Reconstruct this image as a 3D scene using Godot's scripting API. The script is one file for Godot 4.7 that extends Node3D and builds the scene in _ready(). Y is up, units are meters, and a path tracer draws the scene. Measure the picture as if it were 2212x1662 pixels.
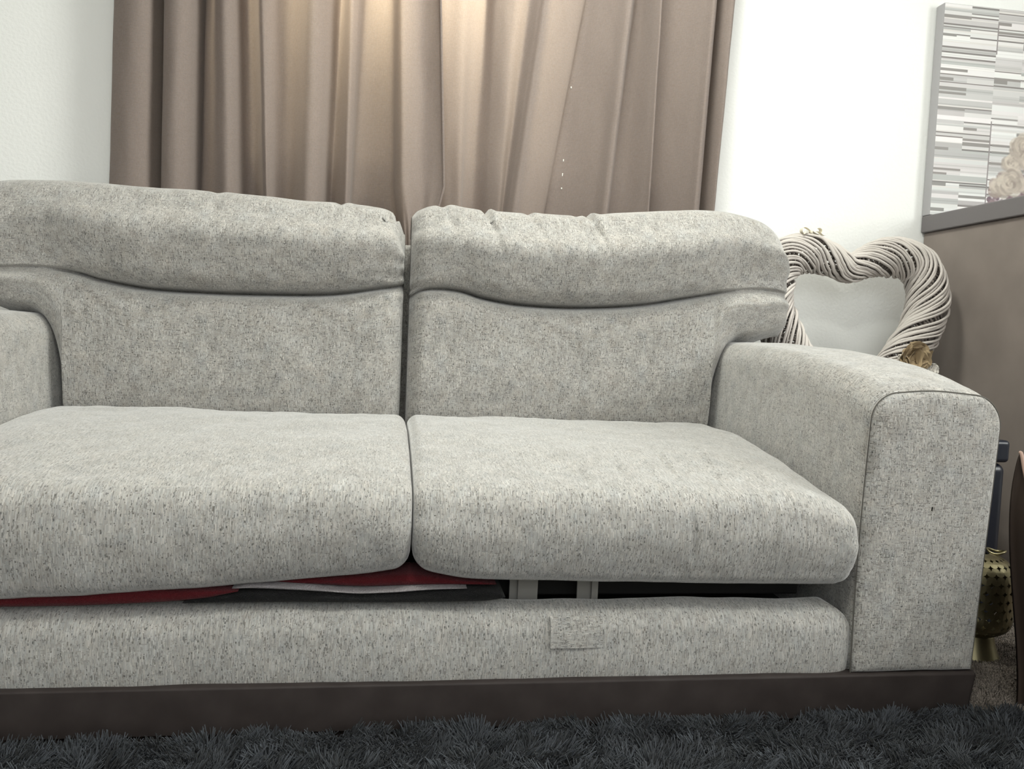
extends Node3D
# A pale speckled fabric sofa in front of taupe curtains. Units metres, y up; the sofa front stands on z = 0, the room's back wall on z = -1.1.

const FLOOR := -0.02
const WALL := -1.10
var M := {}
var rng := RandomNumberGenerator.new()
var used := {}
var wob := FastNoiseLite.new()


# ---------------------------------------------------------------- geometry collector
class Geo:
	var v := PackedVector3Array()
	var n := PackedVector3Array()
	var uv := PackedVector2Array()
	var ix := PackedInt32Array()

	func grid(p: PackedVector3Array, t: PackedVector2Array, nu: int, nv: int, wrap: bool, closed: bool, flip := false) -> void:
		var nn := PackedVector3Array()
		nn.resize(p.size())
		var fx := PackedInt32Array()
		var vol := 0.0
		for i in nu - 1:
			for j in nv - 1:
				var a := i * nv + j
				var b := a + 1
				var c := a + nv
				var d := c + 1
				for q in [[a, b, c], [b, d, c]]:
					var A := p[q[0]]
					var B := p[q[1]]
					var D := p[q[2]]
					var f := (D - A).cross(B - A)
					vol += A.dot(f)
					nn[q[0]] += f
					nn[q[1]] += f
					nn[q[2]] += f
					fx.append_array(PackedInt32Array(q))
		if wrap:
			for i in nu:
				var s := nn[i * nv] + nn[i * nv + nv - 1]
				nn[i * nv] = s
				nn[i * nv + nv - 1] = s
		var rev := (closed and vol < 0.0) or flip
		var base := v.size()
		for k in p.size():
			var q := nn[k].normalized()
			n.append(-q if rev else q)
		v.append_array(p)
		uv.append_array(t)
		for k in range(0, fx.size(), 3):
			ix.append(base + fx[k])
			ix.append(base + (fx[k + 2] if rev else fx[k + 1]))
			ix.append(base + (fx[k + 1] if rev else fx[k + 2]))

	# rings of equal length, each closed in itself; the two ends are closed to their middles
	func loft(rings: Array, cap := true) -> void:
		var m: int = rings[0].size()
		var p := PackedVector3Array()
		var t := PackedVector2Array()
		var all := rings.duplicate()
		if cap:
			for e in [0, rings.size() - 1]:
				var mid := Vector3.ZERO
				for q in rings[e]:
					mid += q
				mid /= m
				var ring := PackedVector3Array()
				for q in rings[e]:
					ring.append(mid + (q - mid) * 0.02)
				if e == 0:
					all.push_front(ring)
				else:
					all.push_back(ring)
		var ref: PackedVector3Array = rings[rings.size() / 2]
		var arc := PackedFloat32Array([0.0])
		for j in m:
			arc.append(arc[j] + ref[j].distance_to(ref[(j + 1) % m]))
		var along := 0.0
		var last := Vector3.ZERO
		for i in all.size():
			var mid := Vector3.ZERO
			for q in all[i]:
				mid += q
			mid /= m
			if i:
				along += mid.distance_to(last)
			last = mid
			for j in m + 1:
				p.append(all[i][j % m])
				t.append(Vector2(along, arc[j]))
		grid(p, t, all.size(), m + 1, true, true)

	func box(size: Vector3, at: Vector3, r := 0.004, k := 3, turn := Basis()) -> void:
		var h := size / 2.0
		r = minf(r, minf(h.x, minf(h.y, h.z)) * 0.98)
		for axis in 3:
			for s in [-1.0, 1.0]:
				var ua := (axis + 1) % 3
				var va := (axis + 2) % 3
				var cu := _steps(h[ua], r, k)
				var cv := _steps(h[va], r, k)
				var p := PackedVector3Array()
				var nn := PackedVector3Array()
				var t := PackedVector2Array()
				for a in cu:
					for b in cv:
						var q := Vector3.ZERO
						q[axis] = s * h[axis]
						q[ua] = a
						q[va] = b
						var inn := q.clamp(-(h - Vector3.ONE * r), h - Vector3.ONE * r)
						var d := (q - inn).normalized()
						p.append(at + turn * (inn + d * r))
						nn.append(turn * d)
						t.append(Vector2(q.x + (q.z if axis == 0 else 0.0), q.y + (q.z if axis == 1 else 0.0)))
				var base := v.size()
				v.append_array(p)
				n.append_array(nn)
				uv.append_array(t)
				var w := cv.size()
				for i in cu.size() - 1:
					for j in w - 1:
						var a2 := base + i * w + j
						var quad := [a2, a2 + 1, a2 + w, a2 + 1, a2 + w + 1, a2 + w]
						for f in [0, 3]:
							var A := v[quad[f]]
							var g := (v[quad[f + 2]] - A).cross(v[quad[f + 1]] - A)
							var ok := g.dot(n[quad[f]] + n[quad[f + 1]] + n[quad[f + 2]]) >= 0.0
							ix.append(quad[f])
							ix.append(quad[f + 1] if ok else quad[f + 2])
							ix.append(quad[f + 2] if ok else quad[f + 1])

	func _steps(h: float, r: float, k: int) -> PackedFloat32Array:
		var o := PackedFloat32Array()
		for i in k + 1:
			o.append(-h + r * i / k)
		for i in k + 1:
			o.append(h - r + r * i / k)
		return o

	func tube(path: PackedVector3Array, radius: float, sides := 8, loop := false, taper := 1.0) -> void:
		var m := path.size()
		var p := PackedVector3Array()
		var t := PackedVector2Array()
		var up := Vector3(0.31, 0.87, 0.38)
		var along := 0.0
		var count := m + 1 if loop else m
		var side := Vector3.ZERO
		for i in count:
			var a := path[(i - 1 + m) % m] if loop or i > 0 else path[0]
			var b := path[(i + 1) % m] if loop or i < m - 1 else path[m - 1]
			var d := (b - a).normalized()
			if side == Vector3.ZERO:
				side = d.cross(up).normalized()
			side = (side - d * side.dot(d)).normalized()
			var other := d.cross(side)
			if i:
				along += path[i % m].distance_to(path[(i - 1) % m])
			var rr := radius * lerpf(1.0, taper, float(i) / maxi(1, count - 1))
			for j in sides + 1:
				var an := TAU * j / sides
				p.append(path[i % m] + (side * cos(an) + other * sin(an)) * rr)
				t.append(Vector2(along, an * rr))
		grid(p, t, count, sides + 1, true, true)
		if not loop:
			for e in [0, m - 1]:
				var base := v.size()
				var d := (path[1] - path[0]).normalized() * -1.0 if e == 0 else (path[m - 1] - path[m - 2]).normalized()
				v.append(path[e])
				n.append(d)
				uv.append(Vector2.ZERO)
				for j in sides + 1:
					v.append(p[(0 if e == 0 else count - 1) * (sides + 1) + j])
					n.append(d)
					uv.append(Vector2.ZERO)
				for j in sides:
					var tri := [base, base + 1 + j, base + 2 + j]
					var g := (v[tri[2]] - v[tri[0]]).cross(v[tri[1]] - v[tri[0]])
					ix.append(tri[0])
					ix.append(tri[1] if g.dot(d) > 0 else tri[2])
					ix.append(tri[2] if g.dot(d) > 0 else tri[1])

	# profile of (radius, height) turned round the y axis
	func lathe(profile: PackedVector2Array, at: Vector3, sides := 40) -> void:
		var p := PackedVector3Array()
		var t := PackedVector2Array()
		for i in profile.size():
			for j in sides + 1:
				var an := TAU * j / sides
				p.append(at + Vector3(cos(an) * profile[i].x, profile[i].y, sin(an) * profile[i].x))
				t.append(Vector2(an * 0.1, profile[i].y))
		grid(p, t, profile.size(), sides + 1, true, true)

	func tri(a: Vector3, b: Vector3, c: Vector3, outward: Vector3) -> void:
		var g := (c - a).cross(b - a)
		var nn := g.normalized()
		var f := nn.dot(outward) < 0.0
		var base := v.size()
		v.append_array(PackedVector3Array([a, c, b] if f else [a, b, c]))
		for k in 3:
			n.append(-nn if f else nn)
			uv.append(Vector2.ZERO)
			ix.append(base + k)

	func mesh() -> ArrayMesh:
		var arr := []
		arr.resize(Mesh.ARRAY_MAX)
		arr[Mesh.ARRAY_VERTEX] = v
		arr[Mesh.ARRAY_NORMAL] = n
		arr[Mesh.ARRAY_TEX_UV] = uv
		arr[Mesh.ARRAY_INDEX] = ix
		var m := ArrayMesh.new()
		m.add_surface_from_arrays(Mesh.PRIMITIVE_TRIANGLES, arr)
		return m


# ---------------------------------------------------------------- naming
func numbered(called: String) -> String:
	var k: int = used.get(called, 0)
	used[called] = k + 1
	return called if k == 0 else "%s_%03d" % [called, k]


func thing(called: String, label: String, category: String, at := Vector3.ZERO, group := "") -> Node3D:
	var o := Node3D.new()
	o.name = numbered(called)
	o.position = at
	o.set_meta("label", label)
	o.set_meta("category", category)
	if group:
		o.set_meta("group", group)
	add_child(o)
	return o


func part(called: String, g: Geo, m: Material, parent: Node3D, label := "") -> MeshInstance3D:
	var o := MeshInstance3D.new()
	o.name = called
	o.mesh = g.mesh()
	o.material_override = m
	parent.add_child(o, true)
	if parent != self and parent is Node3D:
		o.position = -base_of(parent)
	if label:
		o.set_meta("label", label)
	return o


func base_of(o: Node3D) -> Vector3:  # geometry is written in room coordinates; a part is shifted back by where its thing stands
	return o.position if o.get_parent() == self and o.get_class() == "Node3D" else Vector3.ZERO


func struct(called: String, g: Geo, m: Material, label: String, category: String) -> MeshInstance3D:
	var o := part(called, g, m, self)
	o.set_meta("kind", "structure")
	o.set_meta("label", label)
	o.set_meta("category", category)
	return o


func struct_node(called: String, label: String, category: String) -> Node3D:
	var o := thing(called, label, category)
	o.set_meta("kind", "structure")
	return o


# ---------------------------------------------------------------- curves
func crom(a: float, b: float, c: float, d: float, t: float) -> float:
	return 0.5 * (2.0 * b + (c - a) * t + (2.0 * a - 5.0 * b + 4.0 * c - d) * t * t + (3.0 * b - a - 3.0 * c + d) * t * t * t)


func spline2(k: Array, per: int, closed: bool) -> PackedVector2Array:
	var o := PackedVector2Array()
	var m := k.size()
	for i in (m if closed else m - 1):
		var a: Vector2 = k[(i - 1 + m) % m] if closed else k[maxi(0, i - 1)]
		var b: Vector2 = k[i]
		var c: Vector2 = k[(i + 1) % m]
		var d: Vector2 = k[(i + 2) % m] if closed else k[mini(m - 1, i + 2)]
		for s in per:
			var t := float(s) / per
			o.append(Vector2(crom(a.x, b.x, c.x, d.x, t), crom(a.y, b.y, c.y, d.y, t)))
	if not closed:
		o.append(k[m - 1])
	return o


# piecewise smooth value through (x, y) points, flat outside
func curve(pts: Array, x: float) -> float:
	var m := pts.size()
	if x <= pts[0].x:
		return pts[0].y
	for i in m - 1:
		if x <= pts[i + 1].x:
			var h: float = pts[i + 1].x - pts[i].x
			var t: float = (x - pts[i].x) / h
			var s0: float = (pts[i + 1].y - pts[maxi(0, i - 1)].y) / (pts[i + 1].x - pts[maxi(0, i - 1)].x) * h
			var s1: float = (pts[mini(m - 1, i + 2)].y - pts[i].y) / (pts[mini(m - 1, i + 2)].x - pts[i].x) * h
			var t2 := t * t
			var t3 := t2 * t
			return (2 * t3 - 3 * t2 + 1) * pts[i].y + (t3 - 2 * t2 + t) * s0 + (-2 * t3 + 3 * t2) * pts[i + 1].y + (t3 - t2) * s1
	return pts[m - 1].y


func bell(x: float, w: float) -> float:
	return exp(-x * x / (w * w))


# ---------------------------------------------------------------- textures and materials
func streaks(size: int, base: Color, lots: Array) -> Image:
	var im := Image.create(size, size, false, Image.FORMAT_RGB8)
	im.fill(base)
	var order := []
	for k in lots.size():
		for i in lots[k].n:
			order.append(k)
	for i in range(order.size() - 1, 0, -1):
		var j := rng.randi() % (i + 1)
		var h = order[i]
		order[i] = order[j]
		order[j] = h
	for k in order:
		var l: Dictionary = lots[k]
		var x := rng.randi() % size
		var y := rng.randi() % size
		var w := rng.randi_range(l.w[0], l.w[1])
		var h := rng.randi_range(l.h[0], l.h[1])
		var c: Color = l.c
		var s := rng.randf_range(-l.s, l.s)
		var tint := rng.randf_range(-0.008, 0.008)
		c = Color(c.r + s + tint, c.g + s, c.b + s - tint)
		im.fill_rect(Rect2i(x, y, w, h), c)
		if x + w > size:
			im.fill_rect(Rect2i(x - size, y, w, h), c)
		if y + h > size:
			im.fill_rect(Rect2i(x, y - size, w, h), c)
	return im


# slow uneven patches in the yarn, by laying big soft-edged squares of tone over the weave
func mottle(im: Image, _freq: float, amount: float) -> void:
	var n := im.get_width()
	var small := Image.create(24, 24, false, Image.FORMAT_RGBA8)
	for y in 24:
		for x in 24:
			var v := rng.randf()
			var warm := rng.randf_range(-0.06, 0.06)
			var c := Color(0.30 + warm, 0.30, 0.30 - warm) if v < 0.5 else Color(0.88 + warm, 0.88, 0.88 - warm)
			small.set_pixel(x, y, Color(c.r, c.g, c.b, absf(v - 0.5) * 2.0 * amount * 2.4))
	# repeat one ring of cells so that the enlarged patches join at the edges
	var wide := Image.create(32, 32, false, Image.FORMAT_RGBA8)
	for y in 32:
		for x in 32:
			wide.set_pixel(x, y, small.get_pixel((x + 20) % 24, (y + 20) % 24))
	wide.resize(n * 32 / 24, n * 32 / 24, Image.INTERPOLATE_CUBIC)
	var cut := wide.get_region(Rect2i(n * 4 / 24, n * 4 / 24, n, n))
	im.convert(Image.FORMAT_RGBA8)
	im.blend_rect(cut, Rect2i(0, 0, n, n), Vector2i.ZERO)
	im.convert(Image.FORMAT_RGB8)


func soften(im: Image) -> void:
	var n := im.get_width()
	im.resize(n * 12 / 16, n * 12 / 16, Image.INTERPOLATE_LANCZOS)
	im.resize(n, n, Image.INTERPOLATE_CUBIC)


func tex(im: Image) -> ImageTexture:
	return ImageTexture.create_from_image(im)


func mat(c: Color, rough := 0.8, metal := 0.0) -> StandardMaterial3D:
	var m := StandardMaterial3D.new()
	m.albedo_color = c
	m.roughness = rough
	m.metallic = metal
	return m


func noise_tex(freq: float, lo: Color, hi: Color, size := 512, oct := 4, s := 3) -> NoiseTexture2D:
	var f := FastNoiseLite.new()
	f.seed = s
	f.noise_type = FastNoiseLite.TYPE_SIMPLEX_SMOOTH
	f.frequency = freq
	f.fractal_octaves = oct
	var t := NoiseTexture2D.new()
	t.width = size
	t.height = size
	t.seamless = true
	t.noise = f
	var g := Gradient.new()
	g.offsets = PackedFloat32Array([0.15, 0.85])
	g.colors = PackedColorArray([lo, hi])
	t.color_ramp = g
	return t


func cloth(im: Image, tile: float, relief: float, sheen: float) -> StandardMaterial3D:
	var m := mat(Color(0.97, 0.97, 0.97), 0.95)
	m.albedo_texture = tex(im)
	m.metallic_specular = 0.2
	m.uv1_scale = Vector3.ONE / tile
	m.heightmap_enabled = true
	m.heightmap_texture = m.albedo_texture
	m.heightmap_scale = relief
	m.rim_enabled = true
	m.rim = sheen
	m.rim_tint = 0.2
	return m


func grey(v: float, warm := 0.0) -> Color:
	return Color(v + warm, v, v - warm * 1.6)


func materials() -> void:
	var linen := streaks(1024, grey(0.63, 0.008), [
		{"n": 24000, "w": [1, 3], "h": [8, 30], "c": grey(0.67, 0.010), "s": 0.05},
		{"n": 24000, "w": [8, 30], "h": [1, 3], "c": grey(0.65, 0.010), "s": 0.05},
		{"n": 8000, "w": [2, 3], "h": [6, 18], "c": grey(0.49, 0.008), "s": 0.06},
		{"n": 7000, "w": [7, 20], "h": [2, 3], "c": grey(0.50, 0.008), "s": 0.06},
		{"n": 5500, "w": [2, 5], "h": [2, 6], "c": grey(0.39, 0.006), "s": 0.05},
		{"n": 9000, "w": [2, 4], "h": [6, 16], "c": grey(0.75, 0.010), "s": 0.03}])
	mottle(linen, 0.010, 0.05)
	soften(linen)
	M.linen = cloth(linen, 0.50, 0.05, 1.0)
	var chenille := streaks(1024, grey(0.64, 0.008), [
		{"n": 30000, "w": [2, 4], "h": [8, 26], "c": grey(0.67, 0.008), "s": 0.06},
		{"n": 9000, "w": [5, 14], "h": [2, 3], "c": grey(0.62, 0.008), "s": 0.05},
		{"n": 11000, "w": [1, 3], "h": [5, 16], "c": grey(0.50, 0.008), "s": 0.06},
		{"n": 6000, "w": [2, 4], "h": [2, 7], "c": grey(0.42, 0.006), "s": 0.05},
		{"n": 8000, "w": [1, 3], "h": [10, 30], "c": grey(0.75, 0.010), "s": 0.03}])
	mottle(chenille, 0.012, 0.04)
	soften(chenille)
	M.chenille = cloth(chenille, 0.54, 0.05, 1.25)
	M.thread = mat(Color(0.37, 0.36, 0.34), 0.9)
	M.leather = mat(Color(0.235, 0.21, 0.205), 0.6)
	M.leather.albedo_texture = noise_tex(0.012, Color(0.86, 0.85, 0.85), Color(1, 1, 1))
	M.leather.uv1_triplanar = true
	M.leather.uv1_scale = Vector3.ONE * 2.0
	M.leather.metallic_specular = 0.35
	M.frame = mat(Color(0.45, 0.44, 0.42), 0.9)
	M.dark = mat(Color(0.11, 0.105, 0.10), 0.8)
	M.plastic = mat(Color(0.58, 0.57, 0.55), 0.5)
	M.wall = mat(Color(0.965, 0.97, 0.965), 0.9)
	M.wall.heightmap_enabled = true
	M.wall.heightmap_texture = noise_tex(0.05, Color.BLACK, Color.WHITE)
	M.wall.heightmap_scale = 0.04
	M.wall.uv1_triplanar = true
	M.wall.uv1_world_triplanar = true
	M.wall.uv1_scale = Vector3.ONE * 3.0
	M.ceiling = mat(Color(0.93, 0.93, 0.92), 0.9)
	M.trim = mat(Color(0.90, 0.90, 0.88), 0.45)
	M.glass = mat(Color(1, 1, 1, 0.06), 0.02)
	M.glass.transparency = BaseMaterial3D.TRANSPARENCY_ALPHA
	var weave := streaks(512, Color(0.61, 0.56, 0.537), [
		{"n": 9000, "w": [1, 2], "h": [6, 24], "c": Color(0.62, 0.57, 0.547), "s": 0.025},
		{"n": 9000, "w": [6, 24], "h": [1, 2], "c": Color(0.60, 0.552, 0.529), "s": 0.025}])
	M.curtain = cloth(weave, 0.22, 0.03, 0.35)
	M.curtain.backlight_enabled = true
	M.curtain.backlight = Color(0.74, 0.72, 0.66)
	M.carpet = mat(Color.WHITE, 1.0)
	M.carpet.albedo_texture = noise_tex(0.09, Color(0.36, 0.315, 0.285), Color(0.58, 0.53, 0.49), 512, 5)
	M.carpet.uv1_triplanar = true
	M.carpet.uv1_world_triplanar = true
	M.carpet.uv1_scale = Vector3.ONE * 3.0
	M.rug = mat(Color(1, 1, 1), 0.95)
	M.rug.vertex_color_use_as_albedo = true
	M.rug.rim_enabled = true
	M.rug.rim = 0.15
	M.backing = mat(Color(0.10, 0.11, 0.13), 1.0)
	M.pile = mat(Color(1, 1, 1), 1.0)
	M.pile.vertex_color_use_as_albedo = true
	M.willow = mat(Color(0.80, 0.775, 0.755), 0.65)
	M.core = mat(Color(0.50, 0.47, 0.45), 0.8)
	M.ribbon = mat(Color(0.95, 0.925, 0.85), 0.8)
	M.burlap = mat(Color(0.66, 0.58, 0.46), 0.95)
	M.lace = mat(Color(0.92, 0.90, 0.87), 0.9)
	M.taupe = mat(Color(0.56, 0.52, 0.495), 0.75)
	M.taupe.albedo_texture = noise_tex(0.01, Color(0.93, 0.93, 0.93), Color(1, 1, 1))
	M.taupe.uv1_triplanar = true
	M.taupe_top = mat(Color(0.44, 0.425, 0.43), 0.6)
	M.canvas_side = mat(Color(0.66, 0.655, 0.665), 0.85)
	M.navy = mat(Color(0.11, 0.125, 0.17), 0.3)
	M.gold = mat(Color(0.56, 0.53, 0.42), 0.38, 1.0)
	M.brown = mat(Color(0.25, 0.205, 0.18), 0.55)
	M.piping = mat(Color(0.66, 0.55, 0.50), 0.6)
	M.red = fleece(Color(0.34, 0.05, 0.085))
	M.black = fleece(Color(0.05, 0.05, 0.055))
	M.white = fleece(Color(0.62, 0.60, 0.61))
	M.lamp = mat(Color(0.95, 0.93, 0.88), 0.5)
	M.lamp.emission_enabled = true
	M.lamp.emission = Color(0.975, 0.98, 0.935)
	M.lamp.emission_energy_multiplier = 1.5


func fleece(c: Color) -> StandardMaterial3D:
	var m := mat(c, 1.0)
	m.heightmap_enabled = true
	m.heightmap_texture = noise_tex(0.2, Color.BLACK, Color.WHITE, 256, 3, 9)
	m.heightmap_scale = 0.2
	m.uv1_triplanar = true
	m.uv1_scale = Vector3.ONE * 8.0
	m.rim_enabled = true
	m.rim = 0.5
	return m


# ---------------------------------------------------------------- room
func lights() -> void:
	var cam := Camera3D.new()
	cam.name = "camera"
	cam.fov = rad_to_deg(2.0 * atan(831.0 / 1790.0))
	cam.transform = Transform3D(Basis(Vector3.UP, -deg_to_rad(8.5)) * Basis(Vector3.RIGHT, -atan(111.0 / 1790.0)) * Basis(Vector3.BACK, 0.043), Vector3(0, 0.655, 1.33))
	cam.near = 0.02
	add_child(cam)
	cam.current = true
	var e := Environment.new()
	e.background_mode = Environment.BG_SKY
	var sm := ProceduralSkyMaterial.new()
	sm.sky_top_color = Color(0.80, 0.84, 0.90)
	sm.sky_horizon_color = Color(0.93, 0.93, 0.93)
	sm.ground_horizon_color = Color(0.60, 0.60, 0.58)
	sm.ground_bottom_color = Color(0.36, 0.36, 0.33)
	sm.sky_energy_multiplier = 1.3
	sm.ground_energy_multiplier = 0.6
	e.sky = Sky.new()
	e.sky.sky_material = sm
	e.tonemap_mode = Environment.TONE_MAPPER_LINEAR
	e.tonemap_exposure = 1.17
	e.sdfgi_enabled = true
	e.ssao_enabled = true
	e.ssil_enabled = true
	var w := WorldEnvironment.new()
	w.name = "environment"
	w.environment = e
	add_child(w)
	# daylight of the window in the right-hand wall
	daylight("window_daylight", Vector3(2.86, 1.70, 1.15), Vector3(-1, 0, 0), Vector2(1.4, 1.1), 3.9, Color(0.985, 0.99, 0.965))
	# low warm daylight outside the curtained window
	daylight("curtain_window_daylight", Vector3(0.02, 1.74, -1.34), Vector3(0, -0.12, 1), Vector2(0.22, 0.30), 1.7, Color(1.0, 0.99, 0.93))
	# soft fill from an unseen window added behind the camera
	daylight("added_window_fill", Vector3(0.1, 1.72, 3.36), Vector3(0, 0, -1), Vector2(2.4, 1.1), 2.0, Color(0.98, 0.99, 0.975))


func daylight(called: String, at: Vector3, towards: Vector3, size: Vector2, energy: float, c: Color) -> void:
	var a := AreaLight3D.new()
	a.name = called
	a.area_size = size
	a.light_energy = energy
	a.light_color = c
	a.shadow_enabled = true
	a.set("area_range", 12.0)
	add_child(a)
	a.look_at_from_position(at, at + towards, Vector3.UP)


func wall_with_hole(axis: int, plane: float, outer: float, lo: float, hi: float, top: float, hole: Array) -> Geo:
	# a wall across x (axis 0) or z (axis 2) with one opening [a0, a1, y0, y1]
	var g := Geo.new()
	for r in [[lo, hole[0], FLOOR, top], [hole[1], hi, FLOOR, top], [hole[0], hole[1], FLOOR, hole[2]], [hole[0], hole[1], hole[3], top]]:
		if r[1] - r[0] < 0.001 or r[3] - r[2] < 0.001:
			continue
		var mid := Vector3(0, (r[2] + r[3]) / 2.0, 0)
		var size := Vector3(0, r[3] - r[2], 0)
		mid[axis] = (plane + outer) / 2.0
		size[axis] = absf(outer - plane)
		var o := 2 - axis
		mid[o] = (r[0] + r[1]) / 2.0
		size[o] = r[1] - r[0]
		g.box(size, mid, 0.0005, 1)
	return g


func window(called: String, label: String, axis: int, at: float, hole: Array, posts: int) -> void:
	var o := struct_node(called, label, "window")
	var f := Geo.new()
	var q := 2 - axis
	var bars := [[hole[0] + 0.03, hole[2], 0.06, hole[3]], [hole[1] - 0.03, hole[2], 0.06, hole[3]]]
	for k in posts:
		bars.append([lerpf(hole[0], hole[1], (k + 1.0) / (posts + 1)), hole[2], 0.05, hole[3]])
	for b in bars:
		var s := Vector3(0.06, b[3] - b[1], 0.06)
		s[q] = b[2]
		var c := Vector3(0, (b[1] + b[3]) / 2.0, 0)
		c[axis] = at
		c[q] = b[0]
		f.box(s, c, 0.006, 2)
	for y in [hole[2] + 0.03, hole[3] - 0.03]:
		var s := Vector3(0.06, 0.06, 0.06)
		s[q] = hole[1] - hole[0]
		var c := Vector3(0, y, 0)
		c[axis] = at
		c[q] = (hole[0] + hole[1]) / 2.0
		f.box(s, c, 0.006, 2)
	part("window_frame", f, M.trim, o)
	for k in posts + 1:
		var a := lerpf(hole[0], hole[1], float(k) / (posts + 1))
		var b := lerpf(hole[0], hole[1], (k + 1.0) / (posts + 1))
		var g := Geo.new()
		var s := Vector3(0.006, hole[3] - hole[2] - 0.06, 0.006)
		s[q] = b - a - 0.04
		var c := Vector3(0, (hole[2] + hole[3]) / 2.0, 0)
		c[axis] = at
		c[q] = (a + b) / 2.0
		g.box(s, c, 0.001, 1)
		part("pane", g, M.glass, o)


func room() -> void:
	var top := 2.42
	var back := wall_with_hole(2, WALL, WALL - 0.24, -2.7, 3.0, top, [-0.42, 0.86, 1.10, 2.08])
	struct("wall_back", back, M.wall, "plain off-white painted wall behind the sofa and the curtains", "wall")
	struct("wall_right", wall_with_hole(0, 3.0, 3.24, WALL, 3.5, top, [0.42, 1.88, 1.12, 2.28]), M.wall, "off-white side wall to the right of the sofa, beyond the cabinet", "wall")
	struct("wall_left", wall_with_hole(0, -2.7, -2.94, WALL, 3.5, top, [0, 0, 1, 1]), M.wall, "off-white side wall to the left of the sofa", "wall")
	struct("wall_front", wall_with_hole(2, 3.5, 3.74, -2.7, 3.0, top, [-1.1, 1.3, 1.15, 2.28]), M.wall, "off-white wall facing the sofa, with a wide window added for fill light", "wall")
	var g := Geo.new()
	g.box(Vector3(6.2, 0.1, 5.1), Vector3(0.15, top + 0.05, 1.2), 0.001, 1)
	struct("ceiling", g, M.ceiling, "flat white ceiling above the sofa", "ceiling")
	g = Geo.new()
	g.box(Vector3(6.2, 0.1, 5.1), Vector3(0.15, FLOOR - 0.05, 1.2), 0.001, 1)
	var floor_node := struct("floor", g, M.carpet, "beige brown carpeted floor to the right of the sofa", "floor")
	carpet_pile(floor_node)
	window("window_1", "white framed window hidden behind the taupe curtains", 2, WALL - 0.17, [-0.42, 0.86, 1.10, 2.08], 1)
	window("window_2", "white framed window in the right-hand wall", 0, 3.16, [0.42, 1.88, 1.12, 2.28], 2)
	window("window_3", "wide white framed window facing the sofa, added out of view for fill light", 2, 3.66, [-1.1, 1.3, 1.15, 2.28], 1)  # this last window is added, unseen, to light the sofa front
	g = Geo.new()
	g.box(Vector3(5.7, 0.11, 0.016), Vector3(0.15, FLOOR + 0.055, WALL + 0.008), 0.004, 2)
	var sk := struct("baseboard_back", g, M.trim, "white skirting board along the wall behind the sofa", "baseboard")
	sk.set_meta("kind", "structure")


func carpet_pile(parent: Node3D) -> void:
	var g := Geo.new()
	for k in 3:
		var a := k * 2.1
		g.tube(PackedVector3Array([Vector3(cos(a), 0, sin(a)) * 0.0012, Vector3(cos(a) * 0.0026, 0.005, sin(a) * 0.0026), Vector3(cos(a) * 0.0022, 0.008, sin(a) * 0.0036)]), 0.0011, 4, false, 0.7)
	var mm := MultiMesh.new()
	mm.transform_format = MultiMesh.TRANSFORM_3D
	mm.use_colors = true
	mm.mesh = g.mesh()
	var at := []
	var n := 26000
	mm.instance_count = n
	for i in n:
		var p := Vector3(rng.randf_range(1.0, 1.75), FLOOR, rng.randf_range(-0.75, 0.16))
		mm.set_instance_transform(i, Transform3D(Basis(Vector3.UP, rng.randf() * TAU).rotated(Vector3.RIGHT, rng.randf_range(-0.5, 0.5)).scaled(Vector3.ONE * rng.randf_range(0.9, 1.5)), p))
		var s := rng.randf_range(0.12, 0.30)
		mm.set_instance_color(i, Color(s, s * 0.86, s * 0.75))
	var o := MultiMeshInstance3D.new()
	o.name = "carpet_pile"
	o.multimesh = mm
	o.material_override = M.pile
	o.set_meta("kind", "stuff")
	parent.add_child(o, true)


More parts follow.
